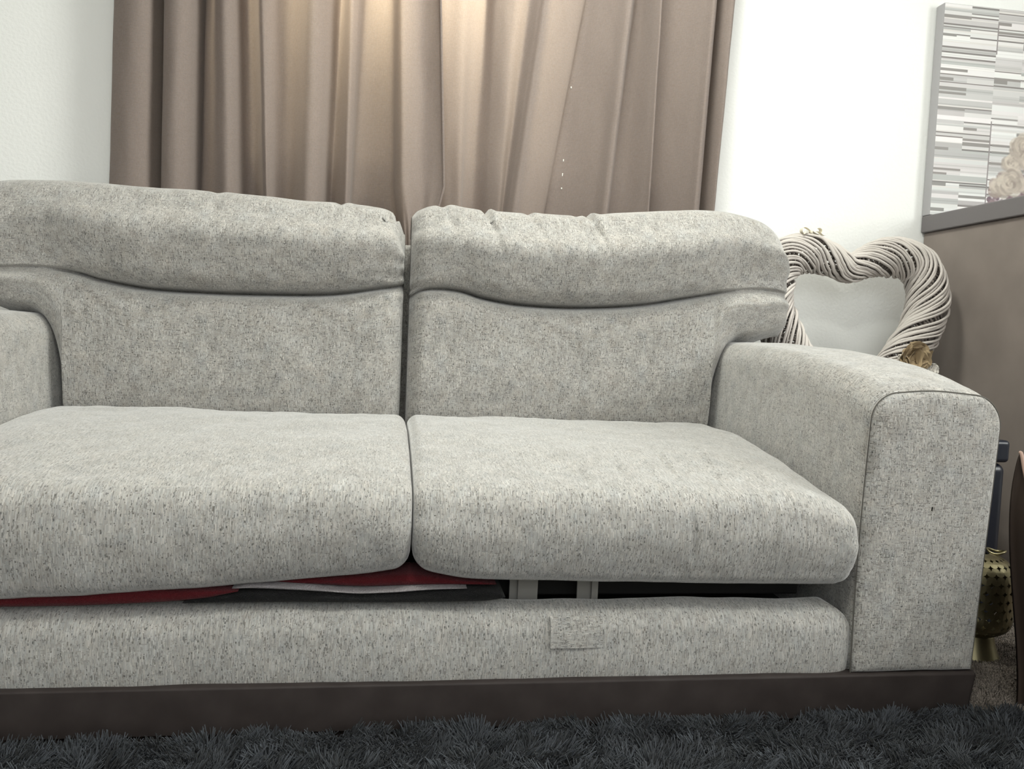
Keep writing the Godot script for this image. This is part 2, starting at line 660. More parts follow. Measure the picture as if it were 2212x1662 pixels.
# ---------------------------------------------------------------- curtains
# folds: [x at y 1.55, x at y 1.03, depth towards the room in cm]
func curtain(called: String, label: String, folds: Array, z0: float, y0: float, y1: float, hem_right: bool, specks: Array) -> Node3D:
	var o := thing(called, label, "curtain", Vector3((folds[0][0] + folds[-1][0]) / 2.0, y0, z0), "taupe curtains")
	var rows := 44
	var ks := []
	var kb := []
	for f in folds:
		ks.append(Vector2(f[0], f[2] * (0.018 if hem_right else 0.023)))
		kb.append(Vector2(f[1], f[2] * (0.018 if hem_right else 0.023)))
	var a := spline2(ks, 12, false)
	var b := spline2(kb, 12, false)
	var p := PackedVector3Array()
	var t := PackedVector2Array()
	var arc := 0.0
	var nu := a.size()
	for i in nu:
		if i:
			arc += a[i].distance_to(a[i - 1])
		for j in rows:
			var y := lerpf(y0, y1, float(j) / (rows - 1))
			var s := clampf((1.55 - y) / 0.52, -0.9, 1.5)
			var q := a[i].lerp(b[i], s)
			var w := wob.get_noise_3d(q.x * 120.0, y * 40.0, 7.0) * 0.004
			if hem_right and q.x > -0.02:   # the leading edge is caught between the back cushions and drawn together
				var pull := smoothstep(1.05, 0.84, y) * 0.8
				w += pull * 0.012 * sin(q.x * 190.0 + y * 20.0)
				q.x = lerpf(q.x, 0.040, pull)
			p.append(Vector3(q.x, y, z0 + q.y + w))
			t.append(Vector2(arc, y))
	var g := Geo.new()
	g.grid(p, t, nu, rows, false, false)
	part("panel", g, M.curtain, o)
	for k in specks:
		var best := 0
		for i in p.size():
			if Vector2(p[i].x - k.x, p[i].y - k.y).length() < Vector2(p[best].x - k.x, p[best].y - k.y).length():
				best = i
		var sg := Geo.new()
		sg.box(Vector3(0.0035, k.z, 0.002), Vector3(k.x, k.y, p[best].z + 0.001), 0.0009, 2)  # white dab in place of daylight shining through a pinhole
		part("pinhole_light", sg, M.trim, o, "tiny white dab painted for daylight through a pinhole")
	# stitched edge hem down the leading edge
	var e := nu - 1 if hem_right else 0
	var path := PackedVector3Array()
	for j in rows:
		path.append(p[e * rows + j])
	g = Geo.new()
	g.tube(path, 0.0035, 8)
	part("edge_hem", g, M.curtain, o)
	g = Geo.new()
	path = PackedVector3Array()
	for i in range(0, nu, 2):
		path.append(p[i * rows])
	g.tube(path, 0.004, 6)
	part("bottom_hem", g, M.curtain, o)
	return o


func curtains() -> void:
	curtain("curtain", "taupe curtain on the left, its leading edge folded over the other curtain", [
		[-0.744, -0.750, -1.5], [-0.738, -0.744, 0.6], [-0.69, -0.695, 2.2], [-0.650, -0.652, 1.6], [-0.637, -0.636, -1.0], [-0.628, -0.628, -3.2], [-0.620, -0.620, -0.6], [-0.606, -0.607, 2.0], [-0.57, -0.572, 3.0], [-0.545, -0.545, 1.6],
		[-0.532, -0.534, -1.4], [-0.525, -0.527, -3.2], [-0.518, -0.519, -1.8], [-0.500, -0.498, -0.8], [-0.470, -0.452, 1.8], [-0.445, -0.428, 1.2], [-0.423, -0.402, -2.4], [-0.400, -0.375, -2.2], [-0.370, -0.345, 1.9], [-0.345, -0.333, 1.2], [-0.325, -0.316, -1.0], [-0.290, -0.284, -1.2],
		[-0.240, -0.240, 2.9], [-0.205, -0.205, 2.0], [-0.172, -0.183, -2.0], [-0.155, -0.166, -1.8], [-0.136, -0.136, 1.5], [-0.115, -0.122, 0.8], [-0.095, -0.112, -1.6], [-0.055, -0.065, -1.9], [-0.025, -0.010, -0.9], [-0.014, -0.001, 2.0], [-0.008, 0.010, 4.0],
		[0.004, 0.024, 4.7], [0.030, 0.050, 3.9], [0.056, 0.076, 3.2], [0.080, 0.105, 3.6], [0.103, 0.132, 4.4]], -1.030, 0.16, 2.16, true, [])
	curtain("curtain", "taupe curtain on the right, with tiny white dabs painted for daylight through pinholes", [
		[0.030, 0.060, 0.0], [0.080, 0.110, 0.4], [0.125, 0.150, 1.2], [0.170, 0.180, 1.6], [0.205, 0.192, 0.0], [0.235, 0.222, -1.0], [0.262, 0.260, 0.6], [0.310, 0.290, 1.6], [0.350, 0.305, 1.0], [0.375, 0.318, 2.4], [0.392, 0.335, 3.2], [0.440, 0.375, 2.2], [0.500, 0.425, 0.6], [0.518, 0.440, -1.6],
		[0.555, 0.50, -0.6], [0.598, 0.560, 1.4], [0.622, 0.585, 3.0], [0.640, 0.602, 2.6], [0.662, 0.622, -0.8], [0.690, 0.66, -0.9], [0.716, 0.708, 1.4], [0.730, 0.724, 2.0], [0.742, 0.738, -0.6], [0.756, 0.752, -2.4], [0.82, 0.80, -0.6], [0.862, 0.842, 1.2], [0.880, 0.860, 2.2], [0.896, 0.880, 1.3],
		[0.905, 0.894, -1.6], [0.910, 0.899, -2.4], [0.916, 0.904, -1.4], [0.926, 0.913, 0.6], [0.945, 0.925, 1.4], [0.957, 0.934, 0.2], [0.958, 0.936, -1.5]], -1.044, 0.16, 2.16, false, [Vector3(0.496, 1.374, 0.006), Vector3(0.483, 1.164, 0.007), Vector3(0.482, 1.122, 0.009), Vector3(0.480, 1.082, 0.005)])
	var o := thing("curtain_rail", "pale metal curtain rail above the sofa window", "curtain rail", Vector3(0.1, 2.17, -1.0))
	var g := Geo.new()
	g.tube(PackedVector3Array([Vector3(-0.85, 2.175, -1.0), Vector3(1.05, 2.175, -1.0)]), 0.014, 12)
	part("pole", g, M.trim, o)
	for x in [-0.8, 1.0]:
		g = Geo.new()
		g.box(Vector3(0.03, 0.05, 0.11), Vector3(x, 2.175, -1.048), 0.005)
		part("bracket", g, M.trim, o)


# ---------------------------------------------------------------- sofa
var SC := 0.037  # the sofa's middle
var TOP_R := [Vector2(0.030, 0.895), Vector2(0.040, 0.925), Vector2(0.062, 0.951), Vector2(0.109, 0.966), Vector2(0.19, 0.963), Vector2(0.223, 0.961), Vector2(0.339, 0.961), Vector2(0.486, 0.964), Vector2(0.575, 0.977), Vector2(0.696, 0.990), Vector2(0.819, 0.999), Vector2(0.907, 0.990), Vector2(0.975, 0.965), Vector2(1.010, 0.925), Vector2(1.026, 0.88)]
var CREASE_R := [Vector2(0.030, 0.722), Vector2(0.064, 0.748), Vector2(0.11, 0.757), Vector2(0.169, 0.755), Vector2(0.225, 0.741), Vector2(0.316, 0.729), Vector2(0.465, 0.728), Vector2(0.629, 0.742), Vector2(0.748, 0.765), Vector2(0.868, 0.789), Vector2(0.95, 0.795), Vector2(1.026, 0.786)]
var TOP_L := [Vector2(-0.97, 0.90), Vector2(-0.95, 0.935), Vector2(-0.90, 0.957), Vector2(-0.84, 0.964), Vector2(-0.737, 0.968), Vector2(-0.586, 0.964), Vector2(-0.380, 0.963), Vector2(-0.231, 0.957), Vector2(-0.123, 0.956), Vector2(-0.057, 0.953), Vector2(-0.010, 0.944), Vector2(0.012, 0.925), Vector2(0.026, 0.89)]
var CREASE_L := [Vector2(-0.97, 0.748), Vector2(-0.857, 0.756), Vector2(-0.78, 0.759), Vector2(-0.713, 0.752), Vector2(-0.665, 0.739), Vector2(-0.566, 0.725), Vector2(-0.445, 0.722), Vector2(-0.312, 0.724), Vector2(-0.156, 0.731), Vector2(-0.049, 0.747), Vector2(0.026, 0.762)]


func end_round(d: float, r: float, least: float) -> float:
	if d >= r:
		return 1.0
	var u := 1.0 - clampf(d / r, 0.0, 1.0)
	return lerpf(least, 1.0, sqrt(maxf(0.0, 1.0 - u * u)))


func back_cushion(sofa: Node3D, right: bool, label: String) -> void:
	var x0 := 0.044 if right else -0.965
	var x1 := 1.028 if right else 0.029
	var top := TOP_R if right else TOP_L
	var cre := CREASE_R if right else CREASE_L
	var s := 1.0 if right else -1.0
	var edge := 0.806 if right else -0.728  # where the wing leaves the body
	var xs := PackedFloat32Array()
	var nst := 190
	for i in nst + 1:
		xs.append(lerpf(x0, x1, float(i) / nst))
	for i in 26:  # extra stations round the notch and the ends
		xs.append(edge + s * 0.085 * pow(i / 25.0, 1.6))
		xs.append(x0 + 0.02 * pow(i / 25.0, 2.0))
		xs.append(x1 - 0.02 * pow(i / 25.0, 2.0))
	xs.sort()
	var rings := []
	for x in xs:
		var u := clampf((x - edge) * s / 0.085, 0.0, 1.0)
		var yb := 0.405 + 0.245 * sqrt(1.0 - (1.0 - u) * (1.0 - u))
		yb += 0.030 * smoothstep(0.10, 0.22, (x - edge) * s)
		var yc := curve(cre, x)
		var yt := curve(top, x)
		var inner := absf(x - (x0 if right else x1))   # distance from the seam between the cushions
		var outer := absf(x - (x1 if right else x0))
		# the fold under the head roll is deepest across the middle
		var mid := (0.46 if right else -0.36)
		var cd := clampf(1.25 - pow(absf(x - mid) / 0.40, 2.6), 0.16, 1.0)
		if inner < 0.10:
			cd = lerpf(0.75, cd, inner / 0.10)
		var zf := -0.665
		var body := yc - yb
		var lean := 0.10
		var zb := func(y): return zf - lean * (y - 0.42)
		var wing := 1.0 - smoothstep(0.05, 0.35, body)   # how far the lower body has become a wing
		var fat := lerpf(0.022, 0.030, wing)
		var k := [
			Vector2(yb + minf(0.05, body * 0.3), -0.885), Vector2(yb, -0.80), Vector2(yb - 0.004, zb.call(yb) - 0.075), Vector2(yb + minf(0.022, body * 0.14), zb.call(yb) - 0.016), Vector2(yb + body * 0.27, zb.call(yb + body * 0.27) + 0.012),
			Vector2(yb + body * 0.55, zb.call(yb + body * 0.55) + fat), Vector2(yc - minf(0.050, body * 0.25), zb.call(yc - 0.05) + fat + 0.004), Vector2(yc - 0.013 - 0.003 * cd, zb.call(yc) + fat - 0.012 - 0.006 * cd), Vector2(yc - 0.002, zb.call(yc) + fat - 0.012 - 0.080 * cd),
			Vector2(yc + 0.004, zb.call(yc) + fat - 0.010 - 0.030 * cd), Vector2(yc + 0.014, zb.call(yc) + 0.016 - 0.010 * cd), Vector2(yc + 0.044, zb.call(yc) + 0.015 + 0.022 * cd), Vector2(lerpf(yc, yt, 0.55), zb.call(yc) + 0.026 + 0.036 * cd),
			Vector2(yt - 0.052, zb.call(yc) + 0.010), Vector2(yt - 0.014, zb.call(yc) - 0.028), Vector2(yt, zb.call(yc) - 0.085), Vector2(yt - 0.016, -0.845), Vector2(yt - 0.07, -0.885), Vector2(lerpf(yb, yt, 0.5), -0.90)]
		var c := spline2(k, 5, true)
		var e := minf(end_round(inner, 0.042, 0.40), end_round(outer, 0.060, 0.28))
		var zm := -0.775
		var ring := PackedVector3Array()
		for j in c.size():
			var y := c[j].x
			var z := zm + (c[j].y - zm) * e
			# cloth is never flat: slow waves, gathers beside the seams, pleats running down from the top seam
			var front := smoothstep(-0.80, -0.70, z)
			var d := wob.get_noise_3d(x * 60.0, y * 60.0, 31.0 if right else 77.0) * 0.006 * front
			var gather := exp(-inner / 0.045) * bell(y - yc + 0.03, 0.10)
			d += gather * 0.010 * sin((y - yc) * 190.0 + x * 40.0 + 2.0 * wob.get_noise_2d(x * 300.0, y * 90.0))
			d += exp(-outer / 0.05) * bell(y - yc, 0.12) * 0.004 * sin((y - yc) * 150.0)
			d += exp(-inner / 0.03) * 0.003 * sin(y * 230.0 + 3.0 * wob.get_noise_2d(y * 200.0, 5.0)) * front
			var dn := yt - y
			if dn > -0.01 and dn < 0.20:
				var fade := 1.0 - smoothstep(0.02, 0.16, dn)
				for w in ([[0.225, 0.30, 0.011, 0.007], [0.335, 0.35, 0.005, 0.009], [0.486, 0.32, 0.011, 0.008], [0.46, 0.30, 0.004, 0.012], [0.118, 0.45, 0.006, 0.012]] if right else [[-0.128, -0.30, 0.005, 0.009], [-0.42, 0.2, 0.003, 0.012]]):
					var gx: float = x - (w[0] + w[1] * dn)
					d -= w[2] * bell(gx, w[3]) * fade
					d += w[2] * 0.45 * bell(gx - w[3] * 2.0, w[3] * 1.5) * fade
			if right:
				d += 0.006 * bell((x - 0.822) - (y - 0.70) * 0.1, 0.007) * bell(y - 0.70, 0.035) * front
				d -= 0.004 * bell((x - 0.832) - (y - 0.70) * 0.1, 0.006) * bell(y - 0.70, 0.035) * front
			else:
				d += 0.006 * bell((y - 0.668) - (x + 0.69) * 0.35, 0.006) * bell(x + 0.69, 0.05) * front
				d -= 0.020 * bell((y - 0.925) - (x - 0.0) * 0.55, 0.007) * bell(x - 0.0, 0.035)   # tucked corner
			if dn < 0.03 and z < -0.70:
				y += d
			else:
				z += d
			ring.append(Vector3(x, y, z))
		rings.append(ring)
	var g := Geo.new()
	g.loft(rings)
	var o := part("back_cushion", g, M.linen, sofa, label)
	# stitched seam down the inner side
	var path := PackedVector3Array()
	var e2 := rings.size() - 3 if not right else 2
	for j in range(10, 85):
		path.append(rings[e2][j])
	g = Geo.new()
	g.tube(path, 0.0012, 5)
	var sm := part("seam", g, M.thread, o)
	sm.position = Vector3.ZERO


func seat_cushion(sofa: Node3D, right: bool, label: String) -> void:
	var x0 := 0.047 if right else -0.757
	var x1 := 0.813 if right else 0.044
	var rings := []
	var xs := PackedFloat32Array()
	for i in 221:
		xs.append(lerpf(x0, x1, i / 220.0))
	for i in 20:
		xs.append(x0 + 0.012 * pow(i / 20.0, 2.0))
		xs.append(x1 - 0.012 * pow(i / 20.0, 2.0))
	xs.sort()
	for x in xs:
		var dl: float = x - x0
		var dr: float = x1 - x
		var yb := curve([Vector2(0.05, 0.268), Vector2(0.09, 0.256), Vector2(0.15, 0.247), Vector2(0.44, 0.239), Vector2(0.80, 0.236)], x) if right else curve([Vector2(-0.757, 0.203), Vector2(-0.55, 0.215), Vector2(-0.26, 0.234), Vector2(-0.05, 0.253), Vector2(0.05, 0.266)], x)
		var drop := 0.0
		if right:
			drop = 0.040 * pow(1.0 - clampf(dr / 0.17, 0.0, 1.0), 2.0)
		else:
			drop = 0.034 * pow(1.0 - clampf(dl / 0.17, 0.0, 1.0), 2.0)
		var yc := 0.400 - drop * 0.8
		var fr := 0.028
		var ym := (yb + yc) / 2.0
		var k := [
			Vector2(yb + 0.01, -0.74), Vector2(yb, -0.40), Vector2(yb - 0.001, -0.06), Vector2(yb + 0.006, fr - 0.030), Vector2(yb + 0.026, fr - 0.006), Vector2(ym, fr + 0.010), Vector2(yc - 0.040, fr + 0.006), Vector2(yc - 0.016, fr - 0.004),
			Vector2(yc + 0.000, fr - 0.024), Vector2(yc + 0.011, fr - 0.072), Vector2(yc + 0.036, -0.20), Vector2(yc + 0.048 + drop * 0.35, -0.36), Vector2(yc + 0.052 + drop * 0.6, -0.54), Vector2(yc + 0.044 + drop * 0.7, -0.70), Vector2(yc + 0.01, -0.765), Vector2(ym, -0.785)]
		var c := spline2(k, 6, true)
		var e := minf(end_round(dl, 0.030, 0.55), end_round(dr, 0.030, 0.55))
		var ee := minf(end_round(dl, 0.026, 0.72), end_round(dr, 0.026, 0.72))
		var ring := PackedVector3Array()
		for q in c:
			var y := ym + 0.02 + (q.x - ym - 0.02) * ee
			var z := -0.36 + (q.y + 0.36) * lerpf(1.0, e, 0.11)
			var d := wob.get_noise_3d(x * 45.0, y * 60.0, z * 45.0 + (20.0 if right else 90.0)) * 0.006
			d += wob.get_noise_3d(x * 160.0, y * 50.0, z * 30.0) * 0.0016
			var topside := smoothstep(yc - 0.03, yc + 0.01, y) * smoothstep(-0.75, -0.6, z)
			d -= 0.0022 * bell(y - yb - 0.030, 0.0035) * smoothstep(-0.02, 0.01, z) * (1.0 if right else 0.3)
			if right:
				# creases pulled across the seat towards the front edge
				for w in [[0.500, 0.10, 0.0050, 0.006, -0.14, 0.05], [0.575, 0.16, 0.0045, 0.007, -0.20, 0.11], [0.405, 0.12, 0.0035, 0.006, -0.10, 0.05], [0.335, 0.12, 0.0035, 0.006, -0.08, 0.05], [0.46, 0.12, 0.003, 0.006, -0.09, 0.05]]:
					var gx: float = x - (w[0] + w[1] * (-(z) - 0.02))
					d -= w[2] * bell(gx, w[3]) * bell(z - w[4], w[5] * 1.8) * topside
					d += w[2] * 0.7 * bell(gx - 0.012, w[3] * 1.3) * bell(z - w[4], w[5] * 1.8) * topside
				d -= 0.003 * bell(x - 0.505 - (0.36 - y) * 0.10, 0.006) * smoothstep(0.27, 0.33, y) * smoothstep(-0.02, 0.01, z)
				d += 0.003 * bell(x - 0.66, 0.008) * smoothstep(0.27, 0.33, y) * smoothstep(-0.02, 0.01, z)
			if z > -0.02 and y < yc:
				z += d
			else:
				y += d
			ring.append(Vector3(x, y, z))
		rings.append(ring)
	var g := Geo.new()
	g.loft(rings)
	part("seat_cushion", g, M.chenille, sofa, label)


func arm_ring(z: float, inset: float, sgn: float) -> PackedVector3Array:
	var yt := curve([Vector2(-0.86, 0.650), Vector2(-0.72, 0.655), Vector2(-0.42, 0.648), Vector2(-0.30, 0.638), Vector2(-0.15, 0.618), Vector2(-0.05, 0.596), Vector2(0.0, 0.579)], z) - inset
	var yb := 0.079 + inset
	var r := 0.052 - inset * 0.5
	var o := PackedVector3Array()
	var pts := PackedVector2Array()
	for i in 13:   # inner side, bottom to top
		var t := i / 12.0
		var y := lerpf(yb, yt - r, t)
		pts.append(Vector2(0.829 + 0.006 * t - 0.004 * sin(PI * t) + inset, y))
	for i in range(1, 10):
		var a := PI - PI / 2.0 * i / 9.0
		pts.append(Vector2(0.835 + inset + r + cos(a) * r, yt - r + sin(a) * r))
	var xo := 1.087 - inset
	for i in range(1, 8):
		pts.append(Vector2(lerpf(0.835 + inset + r, xo - r, i / 7.0), yt + 0.004 * sin(PI * i / 7.0)))
	for i in range(1, 10):
		var a := PI / 2.0 - PI / 2.0 * i / 9.0
		pts.append(Vector2(xo - r + cos(a) * r, yt - 0.006 - r + sin(a) * r + 0.006 * (1.0 - i / 9.0)))
	for i in range(1, 13):
		var t := i / 12.0
		pts.append(Vector2(lerpf(xo, 1.066 - inset, t), lerpf(yt - 0.006 - r, yb, t)))
	for i in range(1, 8):
		pts.append(Vector2(lerpf(1.066 - inset, 0.829 + inset, i / 8.0), yb))
	for p in pts:
		var w := wob.get_noise_3d(p.x * 60.0, p.y * 60.0, z * 60.0) * 0.003
		var x := p.x if sgn > 0 else 2.0 * SC - p.x
		o.append(Vector3(x, p.y + w, z))
	return o


func arm(sofa: Node3D, sgn: float, label: String) -> void:
	var rings := []
	rings.append(arm_ring(-0.006, 0.016, sgn))
	for q in [[-0.008, 0.007], [-0.012, 0.003], [-0.018, 0.0005], [-0.026, 0.0]]:
		rings.append(arm_ring(q[0], q[1], sgn))
	for i in range(1, 45):
		rings.append(arm_ring(lerpf(-0.03, -0.79, i / 44.0), 0.0, sgn))
	rings.append(arm_ring(-0.798, 0.012, sgn))
	var g := Geo.new()
	g.loft(rings)
	var o := part("arm", g, M.linen, sofa, label)
	rings = []
	for q in [[-0.016, 0.006], [-0.008, 0.0015], [-0.003, 0.002], [0.002, 0.006], [0.005, 0.014], [0.007, 0.03], [0.009, 0.06]]:
		var ring := arm_ring(minf(q[0], 0.0), q[1], sgn)
		for j in ring.size():
			ring[j].z = q[0]
		rings.append(ring)
	g = Geo.new()
	g.loft(rings)
	# fabric runs across and up the face: give it flat coordinates
	for j in g.uv.size():
		g.uv[j] = Vector2(g.v[j].x + 0.21, g.v[j].y + 0.17)
	part("arm_front", g, M.linen, o)
	var path := PackedVector3Array()
	var ring := arm_ring(-0.004, 0.0005, sgn)
	for j in 50:
		path.append(ring[j])
	g = Geo.new()
	g.tube(path, 0.0011, 5)
	part("seam", g, M.thread, o)


func sofa_all() -> void:
	var s := thing("sofa", "pale grey speckled fabric sofa bed with puffy back cushions and dark brown plinth", "sofa", Vector3(SC, FLOOR, -0.42))
	# plinth: dark brown leather, tapering a little to the floor
	var g := Geo.new()
	var rings := []
	for q in [[-0.001, 0.004], [0.002, 0.0], [0.074, 0.0], [0.078, 0.003], [0.079, 0.012]]:
		var inset: float = q[1]
		var tp: float = (0.078 - q[0]) * 0.12
		var hx: float = 1.0365 - inset - tp
		var ring := PackedVector3Array()
		var r := 0.012
		var lo := Vector2(SC - hx, -0.86 + inset)
		var hi := Vector2(SC + hx, 0.009 - inset - tp * 0.35)
		for cnr in [[hi.x - r, hi.y - r, 0.0], [lo.x + r, hi.y - r, PI / 2], [lo.x + r, lo.y + r, PI], [hi.x - r, lo.y + r, PI * 1.5]]:
			for i in 6:
				var a: float = cnr[2] + PI / 2 * i / 5.0
				ring.append(Vector3(cnr[0] + cos(a) * r, q[0], cnr[1] + sin(a) * r))
		rings.append(ring)
	g.loft(rings)
	part("plinth", g, M.leather, s, "dark brown leather plinth")
	for p in [[1.048, -0.012], [1.04, -0.82], [-0.965, -0.02], [-0.965, -0.82]]:
		g = Geo.new()
		g.box(Vector3(0.022, 0.022, 0.022), Vector3(p[0], FLOOR + 0.011, p[1]), 0.004)
		part("foot", g, M.plastic, s, "small pale plastic foot")
	# soft rounded front: subdivided along its length so that it may wave a little
	var rail := part("front_rail", front_rail(), M.chenille, s)
	# pull tab on the rail, folded over its top
	g = Geo.new()
	var tp2 := PackedVector3Array()
	var tu := PackedVector2Array()
	for i in 15:
		var x := lerpf(0.282, 0.372, i / 14.0)
		for j in 15:
			var q := rail_point(lerpf(0.30, 0.605, j / 14.0))
			var out := 0.0045 - 0.003 * smoothstep(0.6, 1.0, i / 14.0) - 0.002 * smoothstep(0.9, 1.0, j / 14.0) * 0.0
			var nn := rail_normal(lerpf(0.30, 0.605, j / 14.0))
			tp2.append(Vector3(x, q.x + nn.x * out, q.y + nn.y * out))
			tu.append(Vector2(q.x * 1.3, x))
	g.grid(tp2, tu, 15, 15, false, false)
	var back := PackedVector3Array()
	for i in 15:
		for e in 2:
			back.append(tp2[i * 15] - (Vector3(0, 0, 0.0045) if e else Vector3.ZERO))
	g.grid(back, PackedVector2Array(range(30).map(func(_k): return Vector2.ZERO)), 15, 2, false, false)
	back = PackedVector3Array()
	for j in 15:
		var nn := rail_normal(lerpf(0.30, 0.605, j / 14.0))
		for e in 2:
			back.append(tp2[j] - (Vector3(0, nn.x, nn.y) * 0.0045 if e else Vector3.ZERO))
	g.grid(back, PackedVector2Array(range(30).map(func(_k): return Vector2.ZERO)), 15, 2, false, false)
	orient_front(g)
	part("pull_tab", g, M.linen, s, "flat fabric pull tab folded over the front rail")
	g = Geo.new()
	g.box(Vector3(1.585, 0.02, 0.66), Vector3(0.036, 0.115, -0.43), 0.004)
	part("shade_platform", g, M.dark, s)  # near-black board put in so the gap under the seats looks shaded
	# folded bed mechanism seen in the gap under the seat
	g = Geo.new()
	g.box(Vector3(1.52, 0.03, 0.03), Vector3(0.036, 0.19, -0.16), 0.004)
	part("mechanism_bar", g, M.dark, s)
	for q in [[0.233, 0.016, 0.036], [0.362, 0.027, 0.012]]:
		g = Geo.new()
		g.box(Vector3(q[1], 0.084, 0.004), Vector3(q[0], 0.208, -0.104), 0.001, 2)
		g.box(Vector3(q[2], 0.084, 0.004), Vector3(q[0] + (q[1] + q[2]) / 2.0 - 0.002, 0.208, -0.096), 0.001, 2)
		part("mechanism_clip", g, M.plastic, s, "white plastic clip of the folded bed")
	# wooden back and platform under the cushions
	g = Geo.new()
	g.box(Vector3(1.80, 0.80, 0.035), Vector3(SC, 0.475, -0.903), 0.012)
	part("back_frame", g, M.linen, s)
	arm(s, 1.0, "right arm with stitched front panel")
	arm(s, -1.0, "left arm")
	seat_cushion(s, false, "left seat cushion, its front hanging lower at the left")
	seat_cushion(s, true, "right seat cushion with creases running to its front edge")
	back_cushion(s, false, "left back cushion with head roll")
	back_cushion(s, true, "right back cushion with puckered head roll")


# the front rail's outline in (y, z), t from 0 (bottom rear) to 1
var RAIL := [Vector2(0.070, -0.09), Vector2(0.066, -0.05), Vector2(0.068, -0.014), Vector2(0.080, -0.004), Vector2(0.110, 0.0), Vector2(0.138, 0.0), Vector2(0.166, -0.004), Vector2(0.186, -0.022), Vector2(0.195, -0.048), Vector2(0.189, -0.076), Vector2(0.130, -0.092)]


func rail_point(t: float) -> Vector2:   # t 0..1 over the front: bottom edge to the top behind
	var c := spline2(RAIL.slice(3, 10), 12, false)
	var f := clampf(t, 0.0, 1.0) * (c.size() - 1)
	var i := mini(int(f), c.size() - 2)
	return c[i].lerp(c[i + 1], f - i)


func rail_normal(t: float) -> Vector2:
	var d := (rail_point(t + 0.02) - rail_point(t - 0.02)).normalized()
	return Vector2(-d.y, d.x).normalized() if d.x != 0.0 or d.y != 0.0 else Vector2(0, 1)


func front_rail() -> Geo:
	var rings := []
	var xs := PackedFloat32Array()
	for i in 121:
		xs.append(lerpf(-0.757, 0.830, i / 120.0))
	for i in 14:
		xs.append(0.83 - 0.06 * pow(i / 14.0, 2.0))
		xs.append(-0.757 + 0.06 * pow(i / 14.0, 2.0))
	xs.sort()
	for x in xs:
		var c := spline2(RAIL, 6, true)
		var u := minf(0.830 - x, x + 0.757)
		var e := end_round(u, 0.055, 0.0)
		var ring := PackedVector3Array()
		for q in c:
			var y := q.x
			var cut := 0.052 * (1.0 - e)
			y = minf(y, 0.197 - cut) if y > 0.15 else y
			var z := q.y - (0.018 * (1.0 - e) if q.y > -0.1 else 0.0)
			z += wob.get_noise_3d(x * 50.0, y * 50.0, 3.0) * 0.004
			y += wob.get_noise_2d(x * 45.0, 8.0) * 0.005 if q.x > 0.175 else 0.0
			ring.append(Vector3(x, y, z))
		rings.append(ring)
	var g := Geo.new()
	g.loft(rings)
	return g


func orient_front(g: Geo) -> void:   # make a small patch's normals look to the room
	for k in range(0, g.ix.size(), 3):
		var A := g.v[g.ix[k]]
		var f := (g.v[g.ix[k + 2]] - A).cross(g.v[g.ix[k + 1]] - A)
		if f.dot(Vector3(-0.2, 0.3, 1.0)) < 0.0:
			var h := g.ix[k + 1]
			g.ix[k + 1] = g.ix[k + 2]
			g.ix[k + 2] = h
	for k in g.n.size():
		if g.n[k].dot(Vector3(-0.2, 0.3, 1.0)) < 0.0:
			g.n[k] = -g.n[k]


# a strip of thick soft cloth lying along x: pts [x, y, half thickness]
func fold_strip(pts: Array, zf: float, depth: float) -> Geo:
	var a := []
	var b := []
	for p in pts:
		a.append(Vector2(p[0], p[1]))
		b.append(Vector2(p[0], p[2]))
	var rings := []
	for i in 71:
		var x: float = lerpf(pts[0][0], pts[-1][0], i / 70.0)
		var y := curve(a, x)
		var h := curve(b, x) * end_round(minf(x - pts[0][0], pts[-1][0] - x), 0.05, 0.15)
		var ring := PackedVector3Array()
		for j in 24:
			var an := TAU * j / 24.0
			var w := wob.get_noise_3d(x * 150.0, cos(an) * 30.0, y * 60.0) * 0.004
			ring.append(Vector3(x, y + sin(an) * h + w * 0.4, zf - depth / 2.0 + signf(cos(an)) * pow(absf(cos(an)), 0.6) * depth / 2.0 + w))
		rings.append(ring)
	var g := Geo.new()
	g.loft(rings)
	return g


func blanket() -> void:
	var o := thing("blanket", "dark red, black and white fleece blanket stuffed under the seat cushions", "blanket", Vector3(-0.2, 0.212, -0.06))
	part("red_fold", fold_strip([[-0.75, 0.213, 0.012], [-0.57, 0.211, 0.012], [-0.40, 0.216, 0.014], [-0.28, 0.222, 0.011], [-0.225, 0.228, 0.005]], -0.006, 0.10), M.red, o, "dark red fold")
	part("black_fold", fold_strip([[-0.31, 0.207, 0.003], [-0.24, 0.211, 0.009], [-0.15, 0.213, 0.011], [0.0, 0.210, 0.009], [0.10, 0.212, 0.011], [0.205, 0.214, 0.012]], -0.014, 0.10), M.black, o, "black fold")
	part("white_fold", fold_strip([[-0.235, 0.231, 0.003], [-0.20, 0.233, 0.006], [-0.13, 0.230, 0.006], [-0.04, 0.223, 0.004], [0.02, 0.225, 0.005], [0.08, 0.229, 0.004], [0.14, 0.230, 0.002]], -0.012, 0.09), M.white, o, "grey white stripe")
	part("red_fold", fold_strip([[-0.18, 0.241, 0.003], [-0.12, 0.239, 0.007], [-0.03, 0.238, 0.012], [0.05, 0.240, 0.012], [0.12, 0.237, 0.007], [0.19, 0.234, 0.003]], -0.020, 0.09), M.red, o, "dark red fold")


